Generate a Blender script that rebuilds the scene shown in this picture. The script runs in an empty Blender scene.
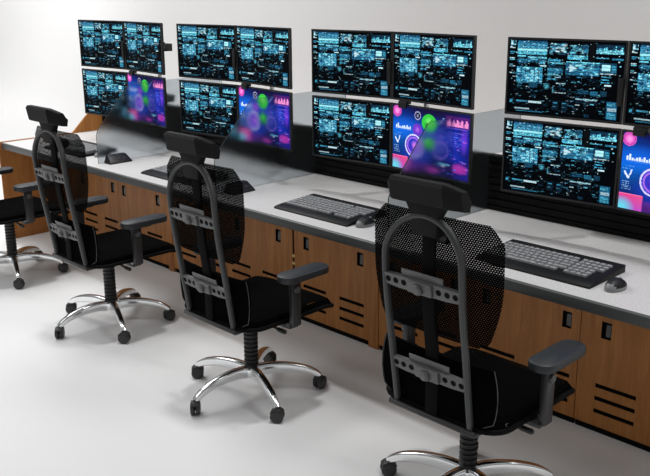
import bpy, bmesh, math, random
from mathutils import Vector, Matrix
random.seed(7)
COL = bpy.context.scene.collection
PI = math.pi

# ------------------------------------------------------------------ materials
def nm(name):
    m = bpy.data.materials.new(name); m.use_nodes = True
    nt = m.node_tree; b = nt.nodes['Principled BSDF']
    return m, nt, b
def mat(name, col, rough=.5, metal=0., spec=.5, bump=0, bscale=200, var=0.0):
    m, nt, b = nm(name)
    b.inputs['Base Color'].default_value = (*col, 1); b.inputs['Roughness'].default_value = rough
    b.inputs['Metallic'].default_value = metal; b.inputs['Specular IOR Level'].default_value = spec
    tc = nt.nodes.new('ShaderNodeTexCoord'); no = nt.nodes.new('ShaderNodeTexNoise')
    no.inputs['Scale'].default_value = bscale; no.inputs['Detail'].default_value = 3
    nt.links.new(tc.outputs['Object'], no.inputs['Vector'])
    mx = nt.nodes.new('ShaderNodeMix'); mx.data_type = 'RGBA'
    mx.inputs['A'].default_value = (*[c*(1-var) for c in col], 1); mx.inputs['B'].default_value = (*[min(1, c*(1+var)) for c in col], 1)
    nt.links.new(no.outputs['Fac'], mx.inputs['Factor']); nt.links.new(mx.outputs['Result'], b.inputs['Base Color'])
    if bump:
        bp = nt.nodes.new('ShaderNodeBump'); bp.inputs['Strength'].default_value = bump; bp.inputs['Distance'].default_value = .002
        nt.links.new(no.outputs['Fac'], bp.inputs['Height']); nt.links.new(bp.outputs['Normal'], b.inputs['Normal'])
    return m
def wood_mat(name, c1, c2, scale=(9, 9, .9)):
    m, nt, b = nm(name); b.inputs['Roughness'].default_value = .45; b.inputs['Specular IOR Level'].default_value = .3
    tc = nt.nodes.new('ShaderNodeTexCoord'); mp = nt.nodes.new('ShaderNodeMapping'); mp.inputs['Scale'].default_value = scale
    no = nt.nodes.new('ShaderNodeTexNoise'); no.inputs['Scale'].default_value = 4; no.inputs['Detail'].default_value = 6; no.inputs['Distortion'].default_value = .6
    n2 = nt.nodes.new('ShaderNodeTexNoise'); n2.inputs['Scale'].default_value = 26; n2.inputs['Detail'].default_value = 2
    ad = nt.nodes.new('ShaderNodeMath'); ad.operation = 'MULTIPLY_ADD'; ad.inputs[1].default_value = .35
    cr = nt.nodes.new('ShaderNodeValToRGB')
    cr.color_ramp.elements[0].position = .45; cr.color_ramp.elements[0].color = (*c1, 1)
    cr.color_ramp.elements[1].position = .9; cr.color_ramp.elements[1].color = (*c2, 1)
    nt.links.new(tc.outputs['Object'], mp.inputs['Vector']); nt.links.new(mp.outputs['Vector'], no.inputs['Vector']); nt.links.new(mp.outputs['Vector'], n2.inputs['Vector'])
    nt.links.new(n2.outputs['Fac'], ad.inputs[0]); nt.links.new(no.outputs['Fac'], ad.inputs[2])
    nt.links.new(ad.outputs[0], cr.inputs['Fac']); nt.links.new(cr.outputs['Color'], b.inputs['Base Color'])
    return m
def mesh_fabric(name, col, pitch, openness):
    """woven mesh: a staggered grid of real see-through holes, in the part's own coordinates"""
    m, nt, b = nm(name); N = nt.nodes; L = nt.links
    b.inputs['Base Color'].default_value = (*col, 1); b.inputs['Roughness'].default_value = .9; b.inputs['Specular IOR Level'].default_value = .02
    tc = N.new('ShaderNodeTexCoord'); sp = N.new('ShaderNodeSeparateXYZ'); L.new(tc.outputs['Object'], sp.inputs[0])
    def mth(op, a, bb=None):
        n = N.new('ShaderNodeMath'); n.operation = op
        for i, v in enumerate((a, bb)):
            if v is None: continue
            if isinstance(v, (int, float)): n.inputs[i].default_value = v
            else: L.new(v, n.inputs[i])
        return n.outputs[0]
    z = mth('DIVIDE', sp.outputs['Z'], pitch*.72); row = mth('FLOOR', z); fz = mth('SUBTRACT', z, row)
    off = mth('MULTIPLY', mth('MODULO', mth('ABSOLUTE', row), 2), .5)
    x = mth('ADD', mth('DIVIDE', sp.outputs['X'], pitch), off); fx = mth('SUBTRACT', x, mth('FLOOR', x))
    h = math.sqrt(openness)/2
    ix = mth('LESS_THAN', mth('ABSOLUTE', mth('SUBTRACT', fx, .5)), h*1.15); iz = mth('LESS_THAN', mth('ABSOLUTE', mth('SUBTRACT', fz, .5)), h/1.15)
    hole = mth('MULTIPLY', ix, iz)
    tr = N.new('ShaderNodeBsdfTransparent'); mx = N.new('ShaderNodeMixShader')
    L.new(hole, mx.inputs[0]); L.new(b.outputs[0], mx.inputs[1]); L.new(tr.outputs[0], mx.inputs[2])
    L.new(mx.outputs[0], N['Material Output'].inputs['Surface'])
    return m
def speckle_mat(name, c1, c2, rough=.4):
    m, nt, b = nm(name); b.inputs['Roughness'].default_value = rough; b.inputs['Specular IOR Level'].default_value = .3
    tc = nt.nodes.new('ShaderNodeTexCoord'); no = nt.nodes.new('ShaderNodeTexNoise'); no.inputs['Scale'].default_value = 120; no.inputs['Detail'].default_value = 4
    cr = nt.nodes.new('ShaderNodeValToRGB'); cr.color_ramp.elements[0].position = .38; cr.color_ramp.elements[1].position = .62
    cr.color_ramp.elements[0].color = (*c1, 1); cr.color_ramp.elements[1].color = (*c2, 1)
    nt.links.new(tc.outputs['Object'], no.inputs['Vector']); nt.links.new(no.outputs['Fac'], cr.inputs['Fac']); nt.links.new(cr.outputs['Color'], b.inputs['Base Color'])
    return m
def glass_mat(name, tint, rough):
    m, nt, b = nm(name); N = nt.nodes; L = nt.links
    rf = N.new('ShaderNodeBsdfRefraction'); rf.inputs['Color'].default_value = (*tint, 1); rf.inputs['Roughness'].default_value = rough; rf.inputs['IOR'].default_value = 1.18
    gl = N.new('ShaderNodeBsdfGlossy'); gl.inputs['Roughness'].default_value = .08; gl.inputs['Color'].default_value = (.9, .9, .9, 1)
    fr = N.new('ShaderNodeFresnel'); fr.inputs['IOR'].default_value = 1.18
    mx = N.new('ShaderNodeMixShader'); L.new(fr.outputs[0], mx.inputs[0]); L.new(rf.outputs[0], mx.inputs[1]); L.new(gl.outputs[0], mx.inputs[2])
    # a little dust on the panel so that it reads as a surface
    df = N.new('ShaderNodeBsdfDiffuse'); df.inputs['Color'].default_value = (.55, .57, .58, 1)
    m2 = N.new('ShaderNodeMixShader'); m2.inputs[0].default_value = .01; L.new(mx.outputs[0], m2.inputs[1]); L.new(df.outputs[0], m2.inputs[2])
    L.new(m2.outputs[0], N['Material Output'].inputs['Surface'])
    return m
def screen_mat(name, strength):
    m, nt, b = nm(name); N = nt.nodes; L = nt.links
    at = N.new('ShaderNodeAttribute'); at.attribute_name = 'pixels'
    b.inputs['Base Color'].default_value = (.002, .002, .0025, 1); b.inputs['Roughness'].default_value = .5; b.inputs['Specular IOR Level'].default_value = .03
    L.new(at.outputs['Color'], b.inputs['Emission Color']); b.inputs['Emission Strength'].default_value = strength
    return m

M = dict(
    floor=mat('floor_paint', (.80, .80, .80), .75, spec=.15, bscale=3, var=.012),
    wall=mat('wall_paint', (.76, .755, .75), .8, spec=.1, bscale=2, var=.012),
    wood=wood_mat('cherry_veneer', (.33, .125, .030), (.47, .20, .056)),
    top=speckle_mat('white_laminate', (.575, .56, .55), (.675, .66, .65)),
    edge=mat('grey_edge_band', (.075, .08, .08), .45, var=.1),
    black=mat('black_plastic', (.007, .007, .0075), .5, var=.2),
    slat=mat('black_slat_rail', (.004, .004, .0045), .6, spec=.2, var=.2),
    void=mat('dark_recess', (.004, .004, .004), .8, spec=.1),
    bezel=mat('monitor_bezel', (.014, .014, .015), .4, var=.1),
    pad=mat('armrest_rubber', (.018, .0205, .024), .5, bump=.1, var=.15),
    post=mat('dark_grey_plastic', (.022, .022, .023), .4, var=.15),
    tube=mat('grey_steel_tube', (.055, .056, .058), .45, metal=.1, var=.1),
    brk=mat('grey_bracket', (.13, .131, .132), .5, metal=.1, var=.15),
    chrome=mat('polished_chrome', (.92, .93, .94), .16, metal=1.0, var=.02),
    cast=mat('caster_plastic', (.03, .03, .031), .5, var=.2),
    head=mat('headrest_vinyl', (.006, .006, .0065), .7, spec=.25, bump=.15, var=.2),
    seat=mesh_fabric('seat_mesh', (.002, .002, .002), .008, .08),
    back=mesh_fabric('backrest_mesh', (.004, .004, .004), .0095, .28),
    lumbar=mesh_fabric('lumbar_mesh', (.002, .002, .002), .0085, .06),
    piping=mat('pale_piping', (.06, .06, .062), .4),
    key=mat('key_plastic', (.27, .275, .28), .5, bscale=90, var=.9),
    keyd=mat('keyboard_body', (.0045, .0045, .005), .5, spec=.2, var=.2),
    mouse=mat('mouse_shell', (.012, .0125, .013), .45, spec=.3, var=.1),
    mouseg=mat('mouse_grey', (.24, .245, .25), .35, var=.1),
    steel=mat('pale_painted_steel', (.62, .62, .62), .5, metal=.0),
    brass=mat('brass_hinge', (.75, .55, .25), .3, metal=.9),
    handle=mat('handle_grey', (.09, .09, .092), .4, metal=.3, var=.1),
    glass=glass_mat('smoked_glass', (.76, .79, .81), .33),
    gedge=mat('glass_edge', (.03, .035, .037), .7, spec=.1),
    scr=screen_mat('screen_emission', 1.25),
)

# ------------------------------------------------------------------ mesh builder
class MB:
    def __init__(s): s.bm = bmesh.new(); s.mi = 0
    def _new(s, faces):
        for f in faces: f.material_index = s.mi
        return faces
    def box(s, x0, x1, y0, y1, z0, z1, bev=0, seg=2, mtx=None):
        g = bmesh.ops.create_cube(s.bm, size=1)
        vs = g['verts']
        for v in vs: v.co = Vector(((x0+x1)/2+v.co.x*(x1-x0), (y0+y1)/2+v.co.y*(y1-y0), (z0+z1)/2+v.co.z*(z1-z0)))
        fs = list({f for v in vs for f in v.link_faces}); s._new(fs)
        if bev:
            es = list({e for v in vs for e in v.link_edges})
            r = bmesh.ops.bevel(s.bm, geom=es, offset=bev, segments=seg, affect='EDGES', profile=.5)
            s._new(r['faces']); vs = list({v for f in r['faces'] for v in f.verts} | {v for v in vs if v.is_valid})
        if mtx: 
            for v in vs: v.co = mtx @ v.co
        return vs
    def prism(s, pts, axis, a, b, bev=0, seg=2):
        """polygon in the plane across axis, extruded from a to b. pts are the two other coordinates in x,y,z order"""
        def P(p, t):
            q = list(p); q.insert(axis, t); return Vector(q)
        A = [s.bm.verts.new(P(p, a)) for p in pts]; B = [s.bm.verts.new(P(p, b)) for p in pts]; n = len(pts)
        fs = [s.bm.faces.new(A), s.bm.faces.new(B[::-1])]
        for i in range(n): fs.append(s.bm.faces.new((A[i], B[i], B[(i+1) % n], A[(i+1) % n])))
        s._new(fs); bmesh.ops.recalc_face_normals(s.bm, faces=fs)
        if bev:
            es = [e for e in {e for f in fs[:2] for e in f.edges}]
            r = bmesh.ops.bevel(s.bm, geom=es, offset=bev, segments=seg, affect='EDGES', profile=.5); s._new(r['faces'])
        return fs
    def sweep(s, path, section, up=Vector((0, 0, 1)), scales=None, closed_caps=True, frame=None):
        """sweep a closed 2d section along a 3d path"""
        path = [Vector(p) for p in path]; rings = []; n = len(path)
        for i, p in enumerate(path):
            t = (path[min(i+1, n-1)]-path[max(i-1, 0)]).normalized()
            if frame: sx = frame[0]; sy = frame[1]
            else:
                sx = t.cross(up)
                if sx.length < 1e-4: sx = t.cross(Vector((0, 1, 0)))
                sx.normalize(); sy = sx.cross(t).normalized()
            k = scales[i] if scales else (1, 1)
            rings.append([s.bm.verts.new(p+sx*a*k[0]+sy*b*k[1]) for a, b in section])
        fs = []; m = len(section)
        for r0, r1 in zip(rings, rings[1:]):
            for j in range(m): fs.append(s.bm.faces.new((r0[j], r0[(j+1) % m], r1[(j+1) % m], r1[j])))
        if closed_caps: fs += [s.bm.faces.new(rings[0][::-1]), s.bm.faces.new(rings[-1])]
        s._new(fs); bmesh.ops.recalc_face_normals(s.bm, faces=fs); return fs
    def tube(s, path, r, n=10, up=Vector((0, 0, 1))):
        return s.sweep(path, [(r*math.cos(2*PI*i/n), r*math.sin(2*PI*i/n)) for i in range(n)], up)
    def lathe(s, prof, c=(0, 0, 0), n=24, rot=None):
        rings = []; R = rot or Matrix.Identity(3); c = Vector(c)
        for r, z in prof: rings.append([s.bm.verts.new(c+R @ Vector((r*math.cos(2*PI*i/n), r*math.sin(2*PI*i/n), z))) for i in range(n)])
        fs = []
        for a, b in zip(rings, rings[1:]):
            for j in range(n): fs.append(s.bm.faces.new((a[j], a[(j+1) % n], b[(j+1) % n], b[j])))
        fs += [s.bm.faces.new(rings[0][::-1]), s.bm.faces.new(rings[-1])]
        s._new(fs); bmesh.ops.recalc_face_normals(s.bm, faces=fs); return fs
    def shell(s, fn, nu, nv, th, inset=True):
        """a curved sheet p=fn(u,v) given a thickness along y"""
        F = [[s.bm.verts.new(fn(i/nu, j/nv)) for i in range(nu+1)] for j in range(nv+1)]
        Bk = [[s.bm.verts.new(Vector(fn(i/nu, j/nv))+Vector((0, th, 0))) for i in range(nu+1)] for j in range(nv+1)]
        fs = []
        for j in range(nv):
            for i in range(nu):
                fs.append(s.bm.faces.new((F[j][i], F[j][i+1], F[j+1][i+1], F[j+1][i])))
                fs.append(s.bm.faces.new((Bk[j][i], Bk[j+1][i], Bk[j+1][i+1], Bk[j][i+1])))
        for j in range(nv):
            fs.append(s.bm.faces.new((F[j][0], F[j+1][0], Bk[j+1][0], Bk[j][0]))); fs.append(s.bm.faces.new((F[j][nu], Bk[j][nu], Bk[j+1][nu], F[j+1][nu])))
        for i in range(nu):
            fs.append(s.bm.faces.new((F[0][i], Bk[0][i], Bk[0][i+1], F[0][i+1]))); fs.append(s.bm.faces.new((F[nv][i], F[nv][i+1], Bk[nv][i+1], Bk[nv][i])))
        s._new(fs); bmesh.ops.recalc_face_normals(s.bm, faces=fs); return fs
    def build(s, name, mats, parent=None, smooth=True, loc=None):
        me = bpy.data.meshes.new(name); s.bm.to_mesh(me); s.bm.free()
        for m in (mats if isinstance(mats, (list, tuple)) else [mats]): me.materials.append(m)
        if smooth:
            me.shade_smooth(); me.set_sharp_from_angle(angle=math.radians(38))
        o = bpy.data.objects.new(name, me); COL.objects.link(o)
        if parent: o.parent = parent
        if loc: o.location = loc
        return o
def tag(o, label=None, cat=None, group=None, kind=None):
    if label: o['label'] = label
    if cat: o['category'] = cat
    if group: o['group'] = group
    if kind: o['kind'] = kind
    return o
def empty(name, loc=(0, 0, 0), rz=0, **k):
    o = bpy.data.objects.new(name, None); COL.objects.link(o); o.location = loc; o.rotation_euler = (0, 0, rz); o.empty_display_size = .1
    return tag(o, **k)
def copy_tree(o, parent=None):
    c = o.copy(); COL.objects.link(c)
    if parent: c.parent = parent
    for ch in list(o.children): copy_tree(ch, c)
    return c
def dup(o, loc, label, rz=None):
    c = copy_tree(o); c.location = loc; c['label'] = label
    if rz is not None: c.rotation_euler = (0, 0, rz)
    return c
def rrect(w, h, r, n=4):
    pts = []
    for cx, cy, a0 in ((w/2-r, h/2-r, 0), (-w/2+r, h/2-r, 90), (-w/2+r, -h/2+r, 180), (w/2-r, -h/2+r, 270)):
        for i in range(n+1):
            a = math.radians(a0+90*i/n); pts.append((cx+r*math.cos(a), cy+r*math.sin(a)))
    return pts

# ------------------------------------------------------------------ layout numbers
P = 1.2417; XL = -2.269; W = .5336            # station pitch, left edge of the first bank, monitor pitch
DZ = .75                                      # desk top
Y_CAB = .42                                 # face of the cabinets, under the overhang
XE0, XE1 = -2.585, 3.0                         # console ends

# ------------------------------------------------------------------ setting
b = MB(); v = [b.bm.verts.new(c) for c in ((-14, -8, 0), (9, -8, 0), (9, 1.5, 0), (-14, 1.5, 0))]; b.bm.faces.new(v)
tag(b.build('floor', M['floor']), kind='structure')
b = MB(); R = 1.3; prof = [(1.5, 0)]+[(1.5+R*math.sin(math.radians(a)), R-R*math.cos(math.radians(a))) for a in range(5, 91, 5)]+[(1.5+R, 5.0)]
A = [b.bm.verts.new((-14, y, z)) for y, z in prof]; B = [b.bm.verts.new((9, y, z)) for y, z in prof]
for i in range(len(prof)-1): b.bm.faces.new((A[i], B[i], B[i+1], A[i+1]))
tag(b.build('wall_back', M['wall']), kind='structure')

# ------------------------------------------------------------------ console
t = empty('worktop', (0, 0, DZ), label='long white speckled worktop with a dark grey front edge running under all the keyboards', cat='worktop')
b = MB(); b.box(XE0+.022, XE1, .012, .95, -.042, 0); b.build('top_surface', M['top'], t)
b = MB(); b.prism([(.012, 0), (.004, -.001), (0, -.005), (0, -.040), (.004, -.046), (.012, -.046)], 0, XE0+.022, XE1); b.build('front_edge', M['edge'], t)

# end panel on the left, stepping up behind the monitors
b = MB()
b.prism([(-.02, 0), (.95, 0), (.95, 1.0), (.83, 1.0), (.722, .884), (.588, .7565), (-.03, .7565), (-.03, .69), (-.02, .68)], 0, XE0+.003, XE0+.021, bev=.002)
tag(b.build('console_end_panel', M['wood']), 'orange wood end panel at the far left end of the console, stepping up behind', 'end panel')

def recessed_plate(b, x0, x1, z0, z1, y, rects, depth, th=.018):
    """flat plate facing -y with rectangular pockets; pocket faces take material 1"""
    xs = sorted({x0, x1, *[r[0] for r in rects], *[r[1] for r in rects]}); zs = sorted({z0, z1, *[r[2] for r in rects], *[r[3] for r in rects]})
    def inside(xa, za): return any(r[0] < xa < r[1] and r[2] < za < r[3] for r in rects)
    V = {}
    def vert(x, yy, z):
        k = (round(x, 5), round(yy, 5), round(z, 5))
        if k not in V: V[k] = b.bm.verts.new((x, yy, z))
        return V[k]
    def quad(a, mi):
        f = b.bm.faces.new([vert(*p) for p in a]); f.material_index = mi
    for i in range(len(xs)-1):
        for j in range(len(zs)-1):
            xa, xb, za, zb = xs[i], xs[i+1], zs[j], zs[j+1]
            if not inside((xa+xb)/2, (za+zb)/2): quad([(xa, y, za), (xb, y, za), (xb, y, zb), (xa, y, zb)], 0)
    for a, c, d, e in rects:
        yy = y+depth
        quad([(a, yy, d), (c, yy, d), (c, yy, e), (a, yy, e)], 1)
        quad([(a, y, d), (a, yy, d), (a, yy, e), (a, y, e)], 1); quad([(c, y, d), (c, y, e), (c, yy, e), (c, yy, d)], 1)
        quad([(a, y, e), (a, yy, e), (c, yy, e), (c, y, e)], 1); quad([(a, y, d), (c, y, d), (c, yy, d), (a, yy, d)], 1)
    yb = y+th
    quad([(x0, y, z0), (x0, y, z1), (x0, yb, z1), (x0, yb, z0)], 0); quad([(x1, y, z0), (x1, yb, z0), (x1, yb, z1), (x1, y, z1)], 0)
    quad([(x0, y, z1), (x1, y, z1), (x1, yb, z1), (x0, yb, z1)], 0); quad([(x0, y, z0), (x0, yb, z0), (x1, yb, z0), (x1, y, z0)], 0)

def cabinet(x0, x1, handles, vents, label, hinge=False):
    """wooden console cabinet: carcass, kick plate, lift-off access panel with finger pulls and vent slots"""
    t = empty('storage_cabinet', ((x0+x1)/2, Y_CAB, 0), label=label, cat='cabinet', group='wooden cabinets under the worktop')
    cx = (x0+x1)/2; hw = (x1-x0)/2
    b = MB(); yb = .50
    b.box(-hw+.001, -hw+.017, .020, yb, .012, .700); b.box(hw-.017, hw-.001, .020, yb, .012, .700)
    b.box(-hw+.017, hw-.017, .020, yb, .032, .050); b.box(-hw+.017, hw-.017, yb-.012, yb, .050, .700); b.box(-hw+.017, hw-.017, .020, .06, .684, .700)
    b.build('carcass', M['wood'], t)
    b = MB(); b.box(-hw+.003, hw-.003, .010, .0195, 0, .029); b.build('kick_plate', M['void'], t)
    rects = [(h-cx-.022, h-cx+.022, .434, .508) for h in handles]
    for a in vents:
        for z in (.218, .160, .102): rects.append((a-cx, a-cx+.180, z-.009, z+.009))
    b = MB(); recessed_plate(b, -hw+.0008, hw-.0008, .031, .699, 0, rects, .014)
    pn = b.build('access_panel', [M['wood'], M['void']], t, smooth=False)
    for h in handles:
        b = MB(); b.prism([(.0135, .440), (.0135, .502), (.004, .496), (.001, .462), (.003, .444)], 0, h-cx-.002, h-cx+.018); b.build('finger_pull', M['handle'], pn)
    if hinge:
        for z in (.379, .335):
            b = MB(); b.lathe([(.004, -.010), (.006, -.006), (.006, .006), (.004, .010)], (-hw-.007, -.002, z), 10); b.box(-hw-.005, -hw+.006, -.0025, -.0005, z-.008, z+.008); b.build('brass_hinge', M['brass'], pn)
    return t
CABS = [
 (-2.562, -2.245, [], [], 'plain orange wood cabinet front at the far left end of the console'),
 (-2.243, -1.664, [-2.16, -1.738], [-2.17, -1.882], 'wooden cabinet behind the armrest of the leftmost chair, next to the plain end cabinet'),
 (-1.662, -1.075, [-1.59, -1.170], [-1.60, -1.320], 'wooden cabinet with two finger pulls left of the second nearest chair back'),
 (-1.015, -.440, [-.93, -.53], [-.94, -.66], 'wooden cabinet mostly hidden behind the second nearest chair'),
 (-.438, .170, [-.32, .05], [-.388, -.098], 'wooden cabinet right of the second nearest chair back, left of the brass hinges'),
 (.186, .760, [.284, .695], [.258, .543], 'wooden cabinet with brass hinges on its left edge, below the middle keyboard'),
 (.83, 1.40, [.92, 1.31], [.91, 1.15], 'wooden cabinet hidden behind the nearest chair'),
 (1.402, 1.966, [1.49, 1.903], [1.475, 1.752], 'wooden cabinet behind the armrest of the nearest chair'),
 (1.968, 2.60, [2.084, 2.50], [2.055, 2.36], 'wooden cabinet at the right picture edge with three clear vent slots'),
]
for c in CABS: cabinet(*c, hinge=(c[0] == .186))
for x0, x1, lab in ((-1.073, -1.017, 'narrow wooden divider panel left of the second nearest chair'), (.762, .828, 'narrow wooden divider panel between brass hinged cabinet and nearest chair')):
    b = MB(); b.box(x0, x1, Y_CAB-.004, .90, 0, .70, bev=.002)
    tag(b.build('cabinet_divider', M['wood']), lab, 'divider panel')
b = MB(); b.box(.1715, .1845, Y_CAB+.006, .90, 0, .70); tag(b.build('gap_shade_strip', M['void']), 'thin dark strip standing in for the shaded gap beside the brass hinges', 'gap shade')  # near-black box stands in for the shade inside the open cabinet gap

# black slat rail wall along the back of the worktop
seams = [XE0+.022, -1.2073, .0344, 1.3067, XE1]
labs = ['black slatted rail panel behind the two leftmost lower screens', 'black slatted rail panel behind the second bank of screens', 'black slatted rail panel behind the third bank of screens', 'black slatted rail panel behind the rightmost bank of screens']
for i in range(4):
    b = MB(); pts = [(.90, DZ), (.90, 1.03), (.855, 1.03), (.852, 1.026)]
    z = 1.026
    while z > DZ+.05:
        pts += [(.852, z-.028), (.860, z-.029), (.860, z-.035), (.852, z-.036)]; z -= .036
    pts += [(.852, DZ)]
    b.prism(pts, 0, seams[i]+.001, seams[i+1]-.001)
    tag(b.build('slat_panel', M['slat'], smooth=False), labs[i], 'slat panel', 'black slat panels along the back of the desk')

# ------------------------------------------------------------------ screens: a raster painted in code, one mesh face per cell
def lin(c): return tuple(((x/255)/12.92 if x/255 <= .04045 else ((x/255+.055)/1.055)**2.4) for x in c)
class Raster:
    def __init__(s, w, h, bg): s.w, s.h = w, h; s.p = [[bg]*w for _ in range(h)]
    def rect(s, u0, v0, u1, v1, c, a=1.0):
        for y in range(max(0, int(v0*s.h)), min(s.h, max(int(v0*s.h)+1, int(round(v1*s.h))))):
            for x in range(max(0, int(u0*s.w)), min(s.w, max(int(u0*s.w)+1, int(round(u1*s.w))))): s.mix(x, y, c, a)
    def mix(s, x, y, c, a):
        o = s.p[y][x]; s.p[y][x] = tuple(o[i]*(1-a)+c[i]*a for i in range(3))
    def grad(s, u0, v0, u1, v1, f):
        for y in range(max(0, int(v0*s.h)), min(s.h, int(round(v1*s.h)))):
            for x in range(max(0, int(u0*s.w)), min(s.w, int(round(u1*s.w)))):
                r = f((x/s.w-u0)/(u1-u0), (y/s.h-v0)/(v1-v0))
                if r: s.mix(x, y, r[0], r[1])
    def blob(s, u, v, ru, rv, c, a=1.0, hard=False, ring=0):
        for y in range(s.h):
            for x in range(s.w):
                d = math.hypot(((x+.5)/s.w-u)/ru, ((y+.5)/s.h-v)/rv)
                if ring:
                    if abs(d-1) < ring: s.mix(x, y, c, a)
                elif d < 1: s.mix(x, y, c, a*(1 if hard else (1-d*d)))
    def text(s, u0, v0, u1, v1, rows, c, rnd, dens=.6):
        for r in range(rows):
            v = v0+(v1-v0)*r/rows; x = int(u0*s.w); end = u0+(u1-u0)*rnd.uniform(.5, 1)
            while x/s.w < end:
                if rnd.random() < dens:
                    y = int(v*s.h)
                    if y < s.h and x < s.w: s.mix(x, y, c, rnd.uniform(.4, 1))
                x += 1
def mosaic(r, u0, v0, u1, v1, rnd, pal, n, amin=.3):
    for _ in range(n):
        w = rnd.uniform(.008, .05); h = rnd.uniform(.008, .035); u = rnd.uniform(u0, max(u0, u1-w)); v = rnd.uniform(v0, max(v0, v1-h))
        r.rect(u, v, min(u1, u+w), min(v1, v+h), rnd.choice(pal), rnd.uniform(amin, 1))
CY = [(60, 150, 185), (95, 190, 215), (40, 105, 140), (25, 70, 100), (150, 225, 240), (8, 20, 32), (12, 34, 52)]
DK = [(2, 4, 8), (5, 12, 20), (9, 26, 40), (18, 54, 78), (0, 1, 3), (1, 2, 4)]
WH = (205, 240, 250)
def paint_data():
    rnd = random.Random(11); r = Raster(232, 146, (1, 3, 6))
    mosaic(r, .08, .02, .98, .60, rnd, [(3, 9, 15), (6, 18, 28), (12, 40, 60)], 130)
    # left icon column
    r.rect(.015, .015, .06, .085, (120, 190, 215)); r.rect(.04, .02, .058, .06, (14, 40, 60)); r.rect(.02, .03, .032, .075, WH)
    for v in (.10, .115, .17, .19, .25, .27, .34, .36, .37, .45): r.rect(.012, v, rnd.uniform(.03, .06), v+.01, rnd.choice(CY[:3]+[WH]), .8)
    # panel A, top left, with its bright band
    r.grad(.08, .015, .345, .20, lambda u, v: ((int(40+50*v), int(110+70*v), int(150+50*v)), .95))
    r.rect(.08, .125, .345, .150, (150, 225, 235)); r.rect(.08, .165, .345, .178, (70, 175, 200)); r.rect(.08, .015, .345, .03, (20, 60, 90))
    for _ in range(26): u = rnd.uniform(.09, .33); r.rect(u, .05, u+.012, .11, (60, 130, 165), .4)
    # row below
    r.rect(.08, .215, .155, .235, (90, 180, 205)); r.rect(.165, .215, .345, .30, (22, 66, 92)); r.rect(.18, .232, .345, .248, (110, 200, 225)); r.rect(.08, .27, .16, .31, (26, 80, 110))
    r.rect(.29, .34, .345, .352, WH); mosaic(r, .08, .24, .345, .34, rnd, CY, 26)
    # panel B, bright mosaic picture
    r.rect(.08, .365, .315, .585, (52, 140, 176)); mosaic(r, .08, .365, .315, .585, rnd, CY[:5], 110); r.blob(.235, .46, .055, .075, (150, 220, 235), .7); r.blob(.12, .50, .035, .06, (25, 80, 115), .8)
    for u in (.12, .16, .2, .24, .28): r.rect(u, .365, u+.004, .585, (18, 60, 86), .7)
    # centre top: dense skyline and text
    mosaic(r, .36, .03, .52, .19, rnd, CY+[WH, (220, 225, 225)], 95); mosaic(r, .53, .04, .70, .19, rnd, [(4, 8, 14)]+CY[:5], 60)
    r.rect(.42, .09, .50, .16, (170, 210, 215), .7); mosaic(r, .42, .09, .5, .16, rnd, [(20, 40, 50), (200, 230, 235)], 22)
    r.rect(.53, .185, .70, .24, (70, 165, 195)); r.rect(.58, .19, .66, .225, (130, 215, 232), .8)
    r.rect(.715, .02, .755, .25, (10, 12, 15))
    # centre column of bars
    for v in (.25, .285, .32, .365, .40, .44, .47, .50): r.rect(.36, v, .36+rnd.uniform(.06, .145), v+.022, rnd.choice(CY[:3]), .9)
    r.rect(.36, .335, .50, .36, (12, 36, 54)); r.rect(.365, .375, .49, .43, (38, 110, 145), .8)
    # centre picture
    r.rect(.52, .285, .80, .44, (30, 92, 126)); mosaic(r, .52, .285, .80, .44, rnd, CY[:5]+[(8, 26, 40)], 80)
    r.grad(.55, .30, .61, .40, lambda u, v: (WH, .85) if u < 1-abs(v-.5)*2 else None)
    r.rect(.52, .27, .80, .28, (100, 190, 215)); r.blob(.72, .35, .05, .05, (120, 205, 225), .5)
    # right top charts
    r.rect(.765, .04, .985, .16, (16, 46, 68))
    for i in range(12): h = rnd.uniform(.03, .09); r.rect(.77+i*.018, .14-h, .77+i*.018+.012, .14, rnd.choice(CY[:3]))
    r.rect(.765, .115, .985, .15, (120, 205, 225), .9); r.rect(.765, .20, .87, .215, (70, 160, 190)); r.rect(.90, .20, .985, .225, (40, 110, 140))
    # right panel with the white square
    r.rect(.81, .27, .94, .395, (20, 64, 90)); r.rect(.822, .29, .888, .37, (170, 232, 240)); r.rect(.90, .30, .935, .38, (50, 130, 160)); r.rect(.81, .40, .94, .408, WH, .8)
    for v in (.44, .475, .51): r.rect(.82, v, .82+rnd.uniform(.05, .1), v+.012, CY[0])
    r.rect(.85, .545, .905, .56, WH)
    # dark middle with short streaks
    mosaic(r, .36, .45, .80, .62, rnd, DK, 60); mosaic(r, .02, .60, .90, .98, rnd, DK, 130)
    for _ in range(230):
        u = rnd.uniform(.03, .88); v = rnd.uniform(.42, .97); r.rect(u, v, u+rnd.choice((.004, .006, .008, .012, .02, .035)), v+.0065, rnd.choice(CY[:3]+[WH]), rnd.uniform(.3, .9))
    r.blob(.355, .61, .035, .05, (80, 180, 205), .9); r.rect(.20, .575, .27, .635, (26, 80, 110)); r.rect(.44, .555, .52, .57, WH, .8)
    r.rect(.41, .60, .42, .70, CY[1], .7); r.rect(.63, .635, .72, .675, (26, 80, 110)); r.rect(.74, .64, .80, .70, (36, 110, 145)); r.rect(.82, .625, .875, .69, (20, 60, 84))
    r.rect(.62, .745, .80, .762, (150, 200, 215)); r.rect(.62, .775, .80, .80, (14, 36, 52)); r.rect(.42, .68, .53, .692, WH, .7)
    r.rect(.20, .825, .32, .85, WH); r.rect(.09, .828, .19, .842, (60, 140, 170)); r.rect(.075, .93, .21, .945, WH, .9); r.rect(.03, .82, .05, .86, (60, 150, 180)); r.rect(.09, .96, .33, .972, (40, 110, 140))
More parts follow.
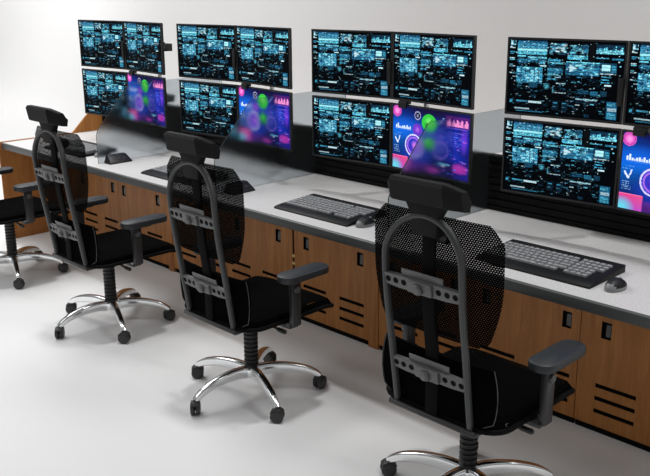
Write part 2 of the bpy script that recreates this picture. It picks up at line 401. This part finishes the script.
    for u in (.42, .50): r.rect(u, .80, u+.05, .92, (12, 36, 54)); r.rect(u+.005, .82, u+.04, .83, CY[0]); r.rect(u+.005, .87, u+.03, .88, CY[1], .7)
    r.rect(.882, .76, .965, .985, (30, 100, 140)); r.rect(.888, .84, .96, .875, WH, .85); r.rect(.89, .90, .955, .97, (70, 165, 195), .9); r.rect(.885, .78, .95, .81, (90, 180, 205), .7)
    # fine grain: broken text-like texture, hairline grid, darker foot
    for y in range(r.h):
        run = 0; k = 1
        for x in range(r.w):
            if run <= 0: run = rnd.randint(1, 4); k = rnd.choice((.55, .75, .9, 1.0, 1.15, 1.3))
            run -= 1; o = r.p[y][x]; lum = sum(o)/3
            q = k if lum < 190 else .6+.4*min(k, 1)
            if y % 6 == 5: q *= .7
            fade = 1 if y < .55*r.h else .85
            r.p[y][x] = tuple(min(255, c*q*fade) for c in o)
    for _ in range(240):
        u = rnd.uniform(.02, .97); v = rnd.uniform(.02, .6); r.rect(u, v, u+rnd.choice((.004, .008, .012)), v+.006, rnd.choice([WH, (120, 215, 240), (0, 2, 4), (0, 2, 4)]), rnd.uniform(.5, 1))
    return r
def paint_map():
    rnd = random.Random(5); r = Raster(176, 112, (12, 22, 70))
    r.grad(0, 0, 1, 1, lambda u, v: ((int(10+14*u), int(20+80*max(0, 1-abs(v-.42)*2.2)*max(0, 1-u*.9)), int(66+125*max(0, 1-abs(v-.4)*1.9)*(1-.45*u))), 1))
    r.blob(.52, .02, .4, .12, (20, 12, 40), .8); r.blob(.15, .33, .3, .2, (20, 100, 225), .7); r.blob(.32, .75, .25, .2, (28, 60, 190), .7)
    r.blob(.62, .52, .15, .28, (105, 90, 200), .5); r.blob(.93, .40, .055, .24, (125, 60, 220), .7); r.blob(.79, .42, .12, .24, (14, 44, 175), .85); r.blob(.80, .68, .2, .1, (10, 40, 160), .7); r.blob(.42, .90, .2, .10, (130, 40, 130), .4)
    r.blob(.8, .62, .12, .2, (30, 40, 150), .6); r.blob(.95, .9, .2, .2, (30, 30, 140), .6)
    # pink dial, dark dial, violet dial
    r.blob(.055, .085, .06, .09, (225, 90, 190), .95, hard=True); r.blob(.055, .085, .035, .055, (255, 170, 225), .7); r.blob(.055, .085, .048, .072, (150, 40, 130), .6, ring=.1)
    r.blob(.335, .12, .035, .055, (18, 14, 40), .9, hard=True); r.blob(.335, .12, .038, .06, (190, 190, 225), .8, ring=.12); r.rect(.325, .10, .345, .14, (180, 180, 215), .7)
    r.blob(.335, .34, .062, .095, (110, 50, 185), .95, hard=True); r.blob(.335, .34, .035, .055, (190, 110, 230), .7)
    # white bars
    for i, h in enumerate((.05, .075, .03, .02, .035, .05, .025, .06, .03, .045)): r.rect(.045+i*.021, .355-h, .045+i*.021+.013, .355, (225, 235, 255), .95)
    r.rect(.04, .37, .25, .378, (80, 150, 230), .6)
    # green scans
    r.blob(.485, .21, .095, .135, (52, 190, 60), .98, hard=True); r.blob(.485, .2, .06, .09, (130, 235, 110), .75); r.blob(.455, .24, .03, .05, (20, 120, 40), .7); r.blob(.52, .17, .02, .03, (30, 140, 40), .7)
    r.blob(.49, .53, .10, .13, (38, 160, 50), .95); r.blob(.47, .5, .05, .07, (70, 205, 70), .8)
    r.rect(.475, .34, .495, .44, (70, 130, 150), .8)
    # large ringed dial
    r.blob(.285, .60, .105, .165, (60, 50, 190), .8, hard=True); r.blob(.285, .60, .108, .17, (215, 205, 245), .95, ring=.07); r.blob(.285, .60, .08, .125, (200, 120, 230), .7, ring=.1)
    r.blob(.30, .60, .05, .09, (210, 120, 225), .9); r.blob(.255, .63, .03, .05, (60, 40, 170), .8)
    # check mark and text on the left
    for i in range(7): r.rect(.03+i*.006, .50+i*.012, .037+i*.006, .53+i*.012, (220, 230, 255), .9)
    for i in range(7): r.rect(.07+i*.004, .57-i*.016, .078+i*.004, .59-i*.016, (220, 230, 255), .9)
    r.text(.02, .43, .13, .5, 2, (140, 190, 240), rnd); r.text(.02, .64, .13, .76, 5, (170, 210, 245), rnd, .7)
    # pink and cyan foot panel
    r.grad(.0, .80, .21, 1.0, lambda u, v: ((int(225-40*v), int(60+20*u), int(130+60*v)), .95)); r.blob(.03, .98, .12, .16, (90, 205, 220), .95); r.rect(.0, .795, .2, .805, (255, 140, 190), .7)
    r.rect(.21, .86, .34, 1, (120, 40, 150), .5)
    # pink waveform, top right
    r.rect(.71, .06, .99, .21, (110, 30, 120), .6)
    for i in range(22): h = .02+.09*abs(math.sin(i*.7+.4))*rnd.uniform(.5, 1); r.rect(.72+i*.0118, .20-h, .728+i*.0118, .205, (250, 150, 205), .85)
    r.rect(.71, .23, .98, .24, (120, 80, 200), .7)
    for i in range(8): r.rect(.60+i*.01, .20-i*.014, .61+i*.01, .215-i*.014, (140, 170, 230), .8)
    # right side
    r.text(.72, .30, .97, .52, 9, (150, 130, 235), rnd, .5); r.blob(.64, .60, .09, .13, (150, 120, 210), .5, ring=.08); r.blob(.88, .83, .12, .10, (190, 50, 160), .8); r.rect(.80, .79, .98, .90, (150, 45, 140), .5)
    r.rect(.62, .80, .76, .812, (120, 220, 245), .8); r.rect(.66, .83, .70, .84, (220, 240, 255), .8); r.blob(.55, .93, .12, .06, (190, 60, 160), .7)
    for _ in range(45): u = rnd.uniform(.55, .96); v = rnd.uniform(.25, .95); r.rect(u, v, u+rnd.uniform(.005, .05), v+.008, rnd.choice([(120, 90, 220), (60, 110, 230), (190, 90, 210)]), .6)
    return r
def screen_mesh(name, r, w, h, y):
    """w x h screen, lower left at (-w/2, y, z0); colours stored per face corner"""
    vs = []; fs = []
    for j in range(r.h+1):
        for i in range(r.w+1): vs.append((-w/2+w*i/r.w, y, h*(1-j/r.h)))
    for j in range(r.h):
        for i in range(r.w): a = j*(r.w+1)+i; fs.append((a, a+r.w+1, a+r.w+2, a+1))
    me = bpy.data.meshes.new(name); me.from_pydata(vs, [], fs); me.materials.append(M['scr'])
    at = me.color_attributes.new('pixels', 'FLOAT_COLOR', 'CORNER'); buf = []
    for j in range(r.h):
        for i in range(r.w): c = lin(r.p[j][i]); buf += [c[0], c[1], c[2], 1.0]*4
    at.data.foreach_set('color', buf); return me
MW, MH = .5325, .336
scr_data = screen_mesh('data_screen', paint_data(), MW-.016, MH-.018, -.0005)
scr_map = screen_mesh('map_screen', paint_map(), MW-.016, MH-.018, -.0005)
def make_monitor(me, label, cat_group):
    t = empty('monitor', label=label, cat='monitor', group=cat_group)
    b = MB(); w, h = MW/2, MH; bz = .008
    b.box(-w, -w+bz, -.003, .012, 0, h); b.box(w-bz, w, -.003, .012, 0, h); b.box(-w+bz, w-bz, -.003, .012, 0, .010); b.box(-w+bz, w-bz, -.003, .012, h-bz, h)
    b.build('bezel', M['bezel'], t)
    b = MB(); b.prism([(-w+.003, .012), (w-.003, .012), (w-.003, .016), (w*.7, .030), (-w*.7, .030), (-w+.003, .016)], 2, .004, h-.004); b.build('rear_housing', M['bezel'], t)
    s = bpy.data.objects.new('screen', me); COL.objects.link(s); s.parent = t; s.location = (0, 0, .010)
    return t
ang = math.atan2(.051, W)
protoD = make_monitor(scr_data, '', 'monitors showing the cyan data screen'); protoM = make_monitor(scr_map, '', 'monitors showing the violet map screen')
banks = ['leftmost bank of four', 'second bank from the left', 'third bank from the left', 'rightmost bank']
def part_mesh(fn, name, m):
    b = MB(); fn(b); o = b.build(name, m); me = o.data; bpy.data.objects.remove(o); return me
def arm(sx):
    def f(b):
        b.box(-.05, .05, .0305, .045, .118, .218, bev=.003)
        b.sweep([(0, .04, .168), (-sx*.02, .08, .168), (-sx*.085, .192, .168)], rrect(.05, .05, .008, 2))
    return f
arms = {0: part_mesh(arm(-1), 'mounting_arm', M['black']), 1: part_mesh(arm(1), 'mounting_arm', M['black'])}
clip = part_mesh(lambda b: (b.box(-.214, -.154, -.010, .022, -.0165, -.0005, bev=.002), b.box(-.212, -.156, -.014, -.0045, -.036, -.004, bev=.002)), 'clip_block', M['black'])
brk = part_mesh(lambda b: b.box(.240, .264, -.012, -.0035, .074, .188, bev=.003), 'hinge_bracket', M['black'])
def attach(me, name, par):
    o = bpy.data.objects.new(name, me); COL.objects.link(o); o.parent = par
used = set()
for k in range(4):
    for row, z0 in ((0, .9425), (1, 1.2965)):
        for side in (0, 1):
            pr = protoM if (row == 0 and side == 1) else protoD
            if id(pr) not in used: o = pr; used.add(id(pr))
            else:
                o = pr.copy(); COL.objects.link(o)
                for c in pr.children:
                    if c.name.split('.')[0] in ('bezel', 'rear_housing', 'screen'):
                        q = c.copy(); COL.objects.link(q); q.parent = o
            o.location = (XL+k*P+W*(.5+side)+(-.0012 if side == 0 else .0012), .546+.0255, z0); o.rotation_euler = (0, 0, ang if side == 0 else -ang)
            attach(arms[side], 'mounting_arm', o)
            if row == 1: attach(clip if side else brk, 'clip_block' if side else 'hinge_bracket', o)
            what = 'violet graphics on screen' if pr is protoM else 'cyan data panels on black screen'
            o['label'] = f"{'upper' if row else 'lower'} {'right' if side else 'left'} monitor of the {banks[k]}, {what}"

def make_mount():
    t = empty('monitor_mount', label='', cat='monitor mount', group='black monitor mounts behind the screen banks')
    b = MB(); b.box(-.009, .009, .8625, .886, 1.0425, 1.50, bev=.003); b.box(-.06, .06, .856, .899, 1.0305, 1.042, bev=.002); b.build('post', M['steel'], t)
    for z in (1.0875, 1.4475):
        b = MB(); b.box(-.195, .195, .80, .862, z-.026, z+.026, bev=.004); b.build('crossbar', M['black'], t)
    return t
mt = make_mount(); mt.location = (XL+W, 0, 0); mt['label'] = 'black mount behind the leftmost four monitors, its bar ends showing at their right'
for k in range(1, 4): dup(mt, (XL+W+k*P, 0, 0), f'black mount hidden behind the four monitors of the {banks[k]}')

# ------------------------------------------------------------------ glass partitions and desk hubs
def make_glass():
    t = empty('glass_partition', label='', cat='glass partition', group='glass partitions between stations')
    b = MB(); pts = [(.088, DZ), (.8505, DZ), (.8505, 1.032), (1.12, 1.032), (1.12, 1.25), (.375, 1.25), (.352, 1.240), (.105, .975), (.088, .94)]
    fs = b.prism(pts, 0, -.003, .003)
    for f in fs[2:]: f.material_index = 1
    b.build('glass_pane', [M['glass'], M['gedge']], t, smooth=False)
    return t
XG = -1.327
g = make_glass(); g.location = (XG, 0, 0); g['label'] = 'tinted glass partition with a slanted front edge before the leftmost violet screen'
dup(g, (XG+P, 0, 0), 'tinted glass partition with slanted front rising behind the second nearest chair')
dup(g, (XG+2*P+.018, 0, 0), 'tinted glass partition slanting across the violet screen above the nearest chair')

def make_hub():
    t = empty('desk_socket_box', label='', cat='socket box', group='black socket boxes beside the glass')
    b = MB()
    b.prism([(0, 0), (.078, 0), (.078, .010), (.030, .052), (0, .052)], 1, -.085, .085, bev=.004)
    # taper the ends towards the top
    for v in b.bm.verts: v.co.y *= 1-.22*max(0, v.co.z/.052)
    b.build('housing', M['black'], t)
    for y in (-.035, .0, .035):
        b = MB(); n = Vector((.042, 0, .048)).normalized(); c = Vector((.056, y, .0295)); R = Vector((0, 0, 1)).rotation_difference(n).to_matrix()
        b.lathe([(.006, -.001), (.007, .001), (.0065, .0025), (.004, .0028)], c, 12, R); b.build('socket', M['handle'], t)
    return t
h = make_hub(); h.location = (XG+.012, .205, DZ); h['label'] = 'black wedge shaped socket box at the foot of the leftmost glass partition'
dup(h, (XG+P+.012, .215, DZ), 'black wedge shaped socket box just right of the second nearest chair back')

# ------------------------------------------------------------------ keyboards and mice
def make_keyboard():
    t = empty('keyboard', label='', cat='keyboard', group='black keyboards on the worktop')
    b = MB(); b.prism([(-.142, 0), (.142, 0), (.142, .030), (.112, .029), (-.100, .017), (-.135, .012), (-.142, .006)], 0, -.262, .262, bev=.003); b.build('body', M['keyd'], t)
    sl = math.atan2(.012, .212)
    def key(x0, x1, y, d=.0255):
        m = Matrix.Translation((0, y, .0230+(y-.006)*math.tan(sl))) @ Matrix.Rotation(sl, 4, 'X')
        b = MB(); vs = b.box(x0+.0012, x1-.0012, -d/2+.0012, d/2-.0012, -.003, .007)
        for v in vs:
            if v.co.z > 0: v.co.x += (.0022 if v.co.x < (x0+x1)/2 else -.0022); v.co.y += (.0022 if v.co.y < 0 else -.0022)
        for v in vs: v.co = m @ v.co
        b.build('key', M['key'], t, smooth=False)
    kw = .0262; x0 = -.245
    for row in range(6):
        y = .078-row*.0292; x = x0
        if row == 5: cells = [1.2, 1.0, 1.2, 5.6, 1.2, 1.0, 1.2]
        elif row == 1: cells = [1]*12+[1.4]
        elif row == 2: cells = [1.4]+[1]*12
        elif row == 3: cells = [1.6]+[1]*10+[1.8]
        elif row == 4: cells = [2]+[1]*9+[2.4]
        else: cells = [1]*13+[.4]
        for c in cells:
            if c > .5: key(x, x+c*kw, y)
            x += c*kw
        x = x0+13.55*kw
        for c in range(5 if row in (0, 1, 2) else 4):
            key(x, x+.0252, y); x += .0252
    return t
kb = make_keyboard(); kb.location = (.64, .247, DZ); kb['label'] = 'black keyboard with grey keys below the third bank of screens'
dup(kb, (1.892, .252, DZ), 'black keyboard with grey keys nearest the viewer, right of the nearest chair')
dup(kb, (-.60, .25, DZ), 'black keyboard seen behind the headrest of the second nearest chair')
dup(kb, (-1.86, .25, DZ), 'black keyboard at the far left station, behind the glass and a chair back')
def make_mouse():
    t = empty('computer_mouse', label='', cat='mouse', group='dark mice beside the keyboards')
    b = MB(); bmesh.ops.create_uvsphere(b.bm, u_segments=24, v_segments=14, radius=1)
    for v in b.bm.verts:
        x, y, z = v.co; k = 1-.12*abs(y)+.06*y*y
        v.co = Vector((x*.036*k, y*.062, max(0, (z+.15))*.038*(1-.25*max(0, y))))
    for f in b.bm.faces: f.material_index = 1 if f.calc_center_median().z < .013 or f.calc_center_median().y < -.045 else 0
    b.build('shell', [M['mouse'], M['mouseg']], t)
    b = MB(); R = Matrix.Rotation(PI/2, 3, 'Y'); b.lathe([(.007, -.004), (.0085, -.002), (.0085, .002), (.007, .004)], (0, .031, .0298), 14, R); b.build('scroll_wheel', M['mouseg'], t)
    return t
ms = make_mouse(); ms.location = (.945, .190, DZ); ms['label'] = 'dark computer mouse at the right end of the middle keyboard, beside the nearest chair back'
dup(ms, (2.218, .188, DZ), 'dark and grey computer mouse nearest the viewer, at the right end of the nearest keyboard')
dup(ms, (-1.54, .245, DZ), 'dark computer mouse seen through the leftmost glass partition')

# ------------------------------------------------------------------ operator chairs
def spl(pts, n=6):
    out = []; pts = [Vector(p) for p in pts]; Q = [pts[0]*2-pts[1]]+pts+[pts[-1]*2-pts[-2]]
    for i in range(1, len(Q)-2):
        for k in range(n):
            t = k/n; a, b_, c, d = Q[i-1], Q[i], Q[i+1], Q[i+2]
            out.append(.5*((2*b_)+(c-a)*t+(2*a-5*b_+4*c-d)*t*t+(3*b_-a-3*c+d)*t**3))
    out.append(pts[-1]); return out
def make_chair():
    t = empty('operator_chair', label='', cat='chair', group='black mesh operator chairs along the desk')
    # star base
    b = MB(); b.lathe([(.030, .085), (.042, .090), (.045, .105), (.042, .128), (.032, .136)], n=28); hub = b.build('base_hub', M['chrome'], t)
    for i in range(5):
        a = 4.678+i*2*PI/5; d = Vector((math.cos(a), math.sin(a), 0))
        pts = [d*.030+Vector((0, 0, .112)), d*.09+Vector((0, 0, .121)), d*.17+Vector((0, 0, .119)), d*.25+Vector((0, 0, .103)), d*.30+Vector((0, 0, .082)), d*.322+Vector((0, 0, .066))]
        path = spl(pts, 4); n = len(path); sec = rrect(.046, .030, .009, 3)
        b = MB(); b.sweep(path, sec, scales=[(.85-.30*j/(n-1), 1.95-1.15*j/(n-1)) for j in range(n)])
        leg = b.build('leg', M['chrome'], t)
        # caster
        c = d*.322; ca = a+.9+.5*math.sin(3*i); R = Matrix.Rotation(ca, 3, 'Z') @ Matrix.Rotation(PI/2, 3, 'X')
        b = MB(); s = Vector((-math.sin(ca), math.cos(ca), 0))*.001
        for sgn in (-1, 1):
            off = Matrix.Rotation(ca, 3, 'Z') @ Vector((0, sgn*.013, 0))
            b.lathe([(.012, -.009), (.026, -.009), (.030, -.006), (.030, .006), (.026, .009), (.012, .009)], c+off+Vector((0, 0, .030)), 20, R)
        b.lathe([(.008, .020), (.010, .03), (.010, .062), (.008, .070)], c, 12)
        fw = Matrix.Rotation(ca, 3, 'Z')
        hood = [fw @ Vector((.033*math.cos(math.radians(q)), 0, .033*math.sin(math.radians(q)))) + c+Vector((0, 0, .030)) for q in range(35, 156, 15)]
        b.sweep(hood, rrect(.046, .004, .0015, 2), up=fw @ Vector((0, 1, 0)), frame=None) if False else b.sweep(hood, rrect(.004, .040, .0015, 2), up=fw @ Vector((0, 1, 0)))
        b.build('caster', M['cast'], t)
    # column with ribbed bellows
    b = MB(); prof = [(.028, .132)]; z = .138
    while z < .36: prof += [(.0335, z+.003), (.0335, z+.012), (.029, z+.015), (.029, z+.018)]; z += .021
    prof += [(.030, .37), (.030, .40)]; b.lathe(prof); b.build('gas_column', M['black'], t)
    # mechanism under the seat
    b = MB(); b.box(-.085, .085, -.15, .10, .385, .432, bev=.012); b.box(-.15, -.10, -.20, -.12, .385, .405, bev=.006); b.build('tilt_mechanism', M['black'], t)
    b = MB(); b.tube(spl([(.07, 0, .40), (.16, -.02, .395), (.235, -.03, .392)], 4), .006, 8); b.lathe([(.008, 0), (.010, .01), (.010, .05), (.007, .055)], (.225, -.03, .392), 10, Matrix.Rotation(PI/2, 3, 'Y')); b.build('tilt_lever', M['black'], t)
    # seat: rounded slab, front edge rolled down
    b = MB(); ol = rrect(.50, .54, .085, 6)
    def sz(y): return .470-(.035*((y-.20)/.13)**2 if y > .20 else 0)-.004*(1 if y < -.1 else 0)
    rings = []
    for k, (sc, dz) in enumerate(((.88, 0), (.96, -.004), (1.0, -.018), (1.0, -.030), (.96, -.042), (.85, -.046))):
        rings.append([b.bm.verts.new((x*sc, .060+y*sc, sz(.060+y*sc)+dz)) for x, y in ol])
    # inner grid rings for the top
    inner = [[b.bm.verts.new((x*q, .060+y*q, sz(.060+y*q)-.006*(1-q))) for x, y in ol] for q in (.6, .3)]
    seq = [inner[1], inner[0]]+rings; m = len(ol)
    for r0, r1 in zip(seq, seq[1:]):
        for j in range(m): b.bm.faces.new((r0[j], r0[(j+1) % m], r1[(j+1) % m], r1[j]))
    b.bm.faces.new(seq[0]); b.bm.faces.new(seq[-1][::-1]); bmesh.ops.recalc_face_normals(b.bm, faces=b.bm.faces[:]); b.build('seat', M['seat'], t)
    b = MB(); path = [(x*1.012, .060+y*1.012, sz(.060+y)-.034) for x, y in ol]; path.append(path[0]); b.tube(path, .010, 8); b.build('seat_frame', M['void'], t)
    # bottom bar of the back frame
    b = MB(); b.box(-.188, .188, -.238, -.165, .410, .426, bev=.006); b.box(-.184, .184, -.238, -.226, .424, .432, bev=.003); b.box(-.05, .05, -.20, -.10, .398, .414, bev=.003); b.build('frame_base_bar', M['post'], t)
    # arched steel tube
    def tl(z): return -.218-.086*(z-.42)/.55+(.046*((z-.90)/.245)**1.5 if z > .90 else 0)
    pts = []
    for z in (.424, .55, .7, .85, .98): pts.append((-.157, tl(z), z))
    for q in range(165, 14, -15): a = math.radians(q); z = .985+.160*math.sin(a); pts.append((.157*math.cos(a), tl(z), z))
    for z in (.98, .85, .7, .55, .424): pts.append((.157, tl(z), z))
    b = MB(); b.sweep(spl(pts, 3), rrect(.020, .026, .009, 3), up=Vector((0, 1, .2))); b.build('back_frame', M['tube'], t)
    # brackets between the tubes
    for z in (.592, .910):
        y = tl(z); b = MB(); tilt = Matrix.Translation((0, y, z)) @ Matrix.Rotation(.19, 4, 'X')
        body = [(-.160, -.020), (-.10, -.026), (.10, -.026), (.160, -.020), (.160, .020), (.10, .022), (-.10, .022), (-.160, .020)]
        n0 = len(b.bm.verts); b.prism(body, 1, -.008, .008, bev=.002)
        b.prism([(-.085, .016), (.085, .016), (.085, .046), (-.085, .046)], 1, .001, .007, bev=.002)
        b.box(-.05, .05, -.020, -.006, -.022, .022, bev=.004); b.lathe([(.017, 0), (.018, .010), (.014, .016), (.006, .017)], (0, -.020, 0), 16, Matrix.Rotation(PI/2, 3, 'X'))
        b.box(-.020, .020, -.030, -.020, -.007, .007, bev=.003, mtx=Matrix.Rotation(.8, 4, 'Y'))
        b.mi = 1
        for x in (-.138, -.106, -.072, .072, .106, .138): b.lathe([(.0105, -.0005), (.0105, .0006)], (x, -.0085, 0), 14, Matrix.Rotation(PI/2, 3, 'X'))
        for v in b.bm.verts: v.co = tilt @ v.co
        b.build('back_bracket', [M['brk'], M['void']], t)
    # spine between brackets and headrest
    b = MB(); sp = spl([(0, -.226, .43), (0, -.228, .62), (0, -.252, .80), (0, -.262, .95), (0, -.264, 1.08), (0, -.266, 1.18)], 4); b.sweep(sp, rrect(.052, .014, .004, 2), up=Vector((0, -1, 0))); b.build('spine', M['void'], t)
    # upper back: curved mesh sheet
    def hw(z):
        k = (z-.728)/(1.142-.728)
        w = .214+.050*math.sin(min(1, k/.55)*PI/2)
        if k > .86: w -= .052*((k-.86)/.14)**1.2
        if k < .07: w -= .035*(1-k/.07)**2
        return w
    def up_fn(u, v):
        z = .728+(1.142-.728)*v; x = (2*u-1)*hw(z)
        return Vector((x, -.238-.010*v+.014*(x/.264)**2, z))
    b = MB(); b.shell(up_fn, 16, 24, .004); b.build('upper_backrest', M['back'], t)
    # lumbar panel with forward wings
    def lw(z): k = (z-.445)/(.655-.445); return .246-.018*(k-.5)**2*4+(-.03*(1-k/.12)**2 if k < .12 else 0)
    def lo_fn(u, v):
        z = .445+.21*v; x = (2*u-1)*lw(z); return Vector((x, -.222-.003*math.sin(v*PI)+.022*(x/.24)**2, z))
    b = MB(); b.shell(lo_fn, 16, 10, .010); lp = b.build('lumbar_panel', M['lumbar'], t)
    b = MB(); b.tube([lo_fn(1, j/10) for j in range(11)], .0018, 6); b.build('piping', M['piping'], lp)
    b = MB(); b.tube([lo_fn(0, j/10) for j in range(11)], .0035, 6); b.build('piping', M['black'], lp)
    # headrest: curved wedge block, wings pulled forward
    b = MB(); secs = []
    N = 14
    for i in range(N+1):
        s = -1+2*i/N; a = abs(s); x = .147*s; f = .044*max(0, (a-.72)/.28); k = 1-.10*max(0, (a-.8)/.2)**2
        y = -.334+f; zt = 1.270-.026*max(0, (a-.72)/.28); zb = 1.190-.010*max(0, (a-.72)/.28)
        secs.append([(x, y-.004, zt), (x, y-.012, zt-.012), (x, y, zb+.006), (x, y+.010, zb), (x, y+.040*k, zb-.004), (x, y+.048*k, zb+.03), (x, y+.034*k, zt-.02), (x, y+.022*k, zt)])
    rr = [[b.bm.verts.new(c) for c in s] for s in secs]; m = 8
    for r0, r1 in zip(rr, rr[1:]):
        for j in range(m): b.bm.faces.new((r0[j], r0[(j+1) % m], r1[(j+1) % m], r1[j]))
    b.bm.faces.new(rr[0]); b.bm.faces.new(rr[-1][::-1]); bmesh.ops.recalc_face_normals(b.bm, faces=b.bm.faces[:]); hd = b.build('headrest', M['head'], t)
    b = MB(); b.prism([(-.085, 1.195), (.085, 1.195), (.055, 1.145), (.050, 1.08), (-.050, 1.08), (-.055, 1.145)], 1, -.296, -.262, bev=.004); b.build('headrest_neck', M['head'], hd)
    b = MB(); b.lathe([(.02, -.055), (.028, -.045), (.028, .045), (.02, .055)], (0, -.225, 1.075), 14, Matrix.Rotation(PI/2, 3, 'Y')); b.box(-.03, .03, -.262, -.225, 1.06, 1.09, bev=.004); b.build('headrest_clamp', M['black'], t)
    # armrests
    for s in (-1, 1):
        b = MB(); x = s*.300
        b.box(x-.014, x+.014, -.016, .034, .418, .628, bev=.006); b.box(min(x, s*.12), max(x, s*.12), -.026, .030, .408, .426, bev=.005); b.box(x-.028, x+.028, -.045, .09, .622, .634, bev=.004)
        ar = b.build('armrest', M['post'], t)
        b = MB(); ol = rrect(.098, .272, .046, 6); n = len(ol); rings = []
        for sc, z in ((.88, .632), (.97, .634), (1, .642), (1, .652), (.97, .660), (.86, .664)):
            rings.append([b.bm.verts.new((x+px*sc, .060+py*(1-(1-sc)*.4), z)) for px, py in ol])
        for r0, r1 in zip(rings, rings[1:]):
            for j in range(n): b.bm.faces.new((r0[j], r0[(j+1) % n], r1[(j+1) % n], r1[j]))
        b.bm.faces.new(rings[0][::-1]); b.bm.faces.new(rings[-1]); bmesh.ops.recalc_face_normals(b.bm, faces=b.bm.faces[:]); b.build('arm_pad', M['pad'], ar)
        b = MB(); b.lathe([(.014, 0), (.016, .003), (.015, .010)], (x+s*.013, .006, .590), 16, Matrix.Rotation(s*PI/2, 3, 'Y')); b.build('adjuster_knob', M['handle'], ar)
    return t
CX, CY_ = -1.7556, -.3599
ch = make_chair(); ch.location = (CX+3*P, CY_, 0); ch['label'] = 'black mesh swivel chair nearest the viewer, chrome base cut by the picture bottom'
dup(ch, (CX+2*P, CY_, 0), 'second nearest black mesh swivel chair, chrome base in full view, left of the middle keyboard')
dup(ch, (CX+P, CY_, 0), 'third nearest black mesh swivel chair, headrest against the white wall')
dup(ch, (CX, CY_, 0), 'black mesh swivel chair cut off by the left edge of the picture')

# ------------------------------------------------------------------ camera
cam = bpy.data.cameras.new('camera'); co = bpy.data.objects.new('camera', cam); COL.objects.link(co)
pitch, yaw, roll, f, ppy = -.26642, .79233, -.00674, 854.66, 222.04
fwd = Vector((-math.sin(yaw)*math.cos(pitch), math.cos(yaw)*math.cos(pitch), math.sin(pitch))); rt = Vector((math.cos(yaw), math.sin(yaw), 0)); up = rt.cross(fwd)
r2 = rt*math.cos(roll)+up*math.sin(roll); u2 = up*math.cos(roll)-rt*math.sin(roll)
mw = Matrix((r2, u2, -fwd)).transposed().to_4x4(); mw.translation = (3.60596, -2.70731, 1.84013); co.matrix_world = mw
cam.sensor_width = 36; cam.sensor_fit = 'HORIZONTAL'; cam.lens = 36*f/650; cam.shift_y = -(238-ppy)/650; cam.clip_start = .05; cam.clip_end = 100
bpy.context.scene.camera = co

# ------------------------------------------------------------------ light
def light(kind, name, loc, target, energy, **k):
    l = bpy.data.lights.new(name, kind); l.energy = energy
    for a, v in k.items(): setattr(l, a, v)
    o = bpy.data.objects.new(name, l); COL.objects.link(o); o.location = loc
    o.rotation_euler = (Vector(target)-Vector(loc)).to_track_quat('-Z', 'Y').to_euler(); return o
light('SUN', 'overhead_sun', (0, 0, 6), (-.12, -.30, 0), .80, angle=math.radians(4))
light('AREA', 'overhead_fill', (-3.3, .1, 4.4), (-3.4, -.4, 0), 165, shape='RECTANGLE', size=4, size_y=2.2)  # added fill, no visible fixture: brightens the desk and the left side
light('AREA', 'right_wall_fill', (3.4, .9, 4.2), (3.0, 2.8, 1.6), 70, shape='RECTANGLE', size=3, size_y=.6)  # added only to lift the right part of the back wall
light('AREA', 'front_left_fill', (-2.2, -2.8, 4.2), (-2.0, -2.4, 0), 46, size=2.0)  # added fill that brightens the floor at the front left
light('SPOT', 'backdrop_fill', (-6.0, -2.5, 4.0), (-8.4, 2.8, 3.6), 1150, spot_size=math.radians(95), spot_blend=.8, shadow_soft_size=.8)  # added to whiten the far left backdrop, not an actual fixture
w = bpy.data.worlds.new('world'); bpy.context.scene.world = w; w.use_nodes = True
nt = w.node_tree; bg = nt.nodes['Background']
tc = nt.nodes.new('ShaderNodeTexCoord'); sp = nt.nodes.new('ShaderNodeSeparateXYZ'); cr = nt.nodes.new('ShaderNodeValToRGB')
mp = nt.nodes.new('ShaderNodeMapRange'); mp.inputs[1].default_value = -.2; mp.inputs[2].default_value = 1
cr.color_ramp.elements[0].color = (.30, .30, .31, 1); cr.color_ramp.elements[1].color = (1, 1, 1, 1)
nt.links.new(tc.outputs['Generated'], sp.inputs[0]); nt.links.new(sp.outputs['Z'], mp.inputs[0]); nt.links.new(mp.outputs[0], cr.inputs['Fac']); nt.links.new(cr.outputs['Color'], bg.inputs['Color'])
bg.inputs['Strength'].default_value = .36
sc = bpy.context.scene
sc.view_settings.view_transform = 'Standard'; sc.view_settings.look = 'None'; sc.view_settings.exposure = 0
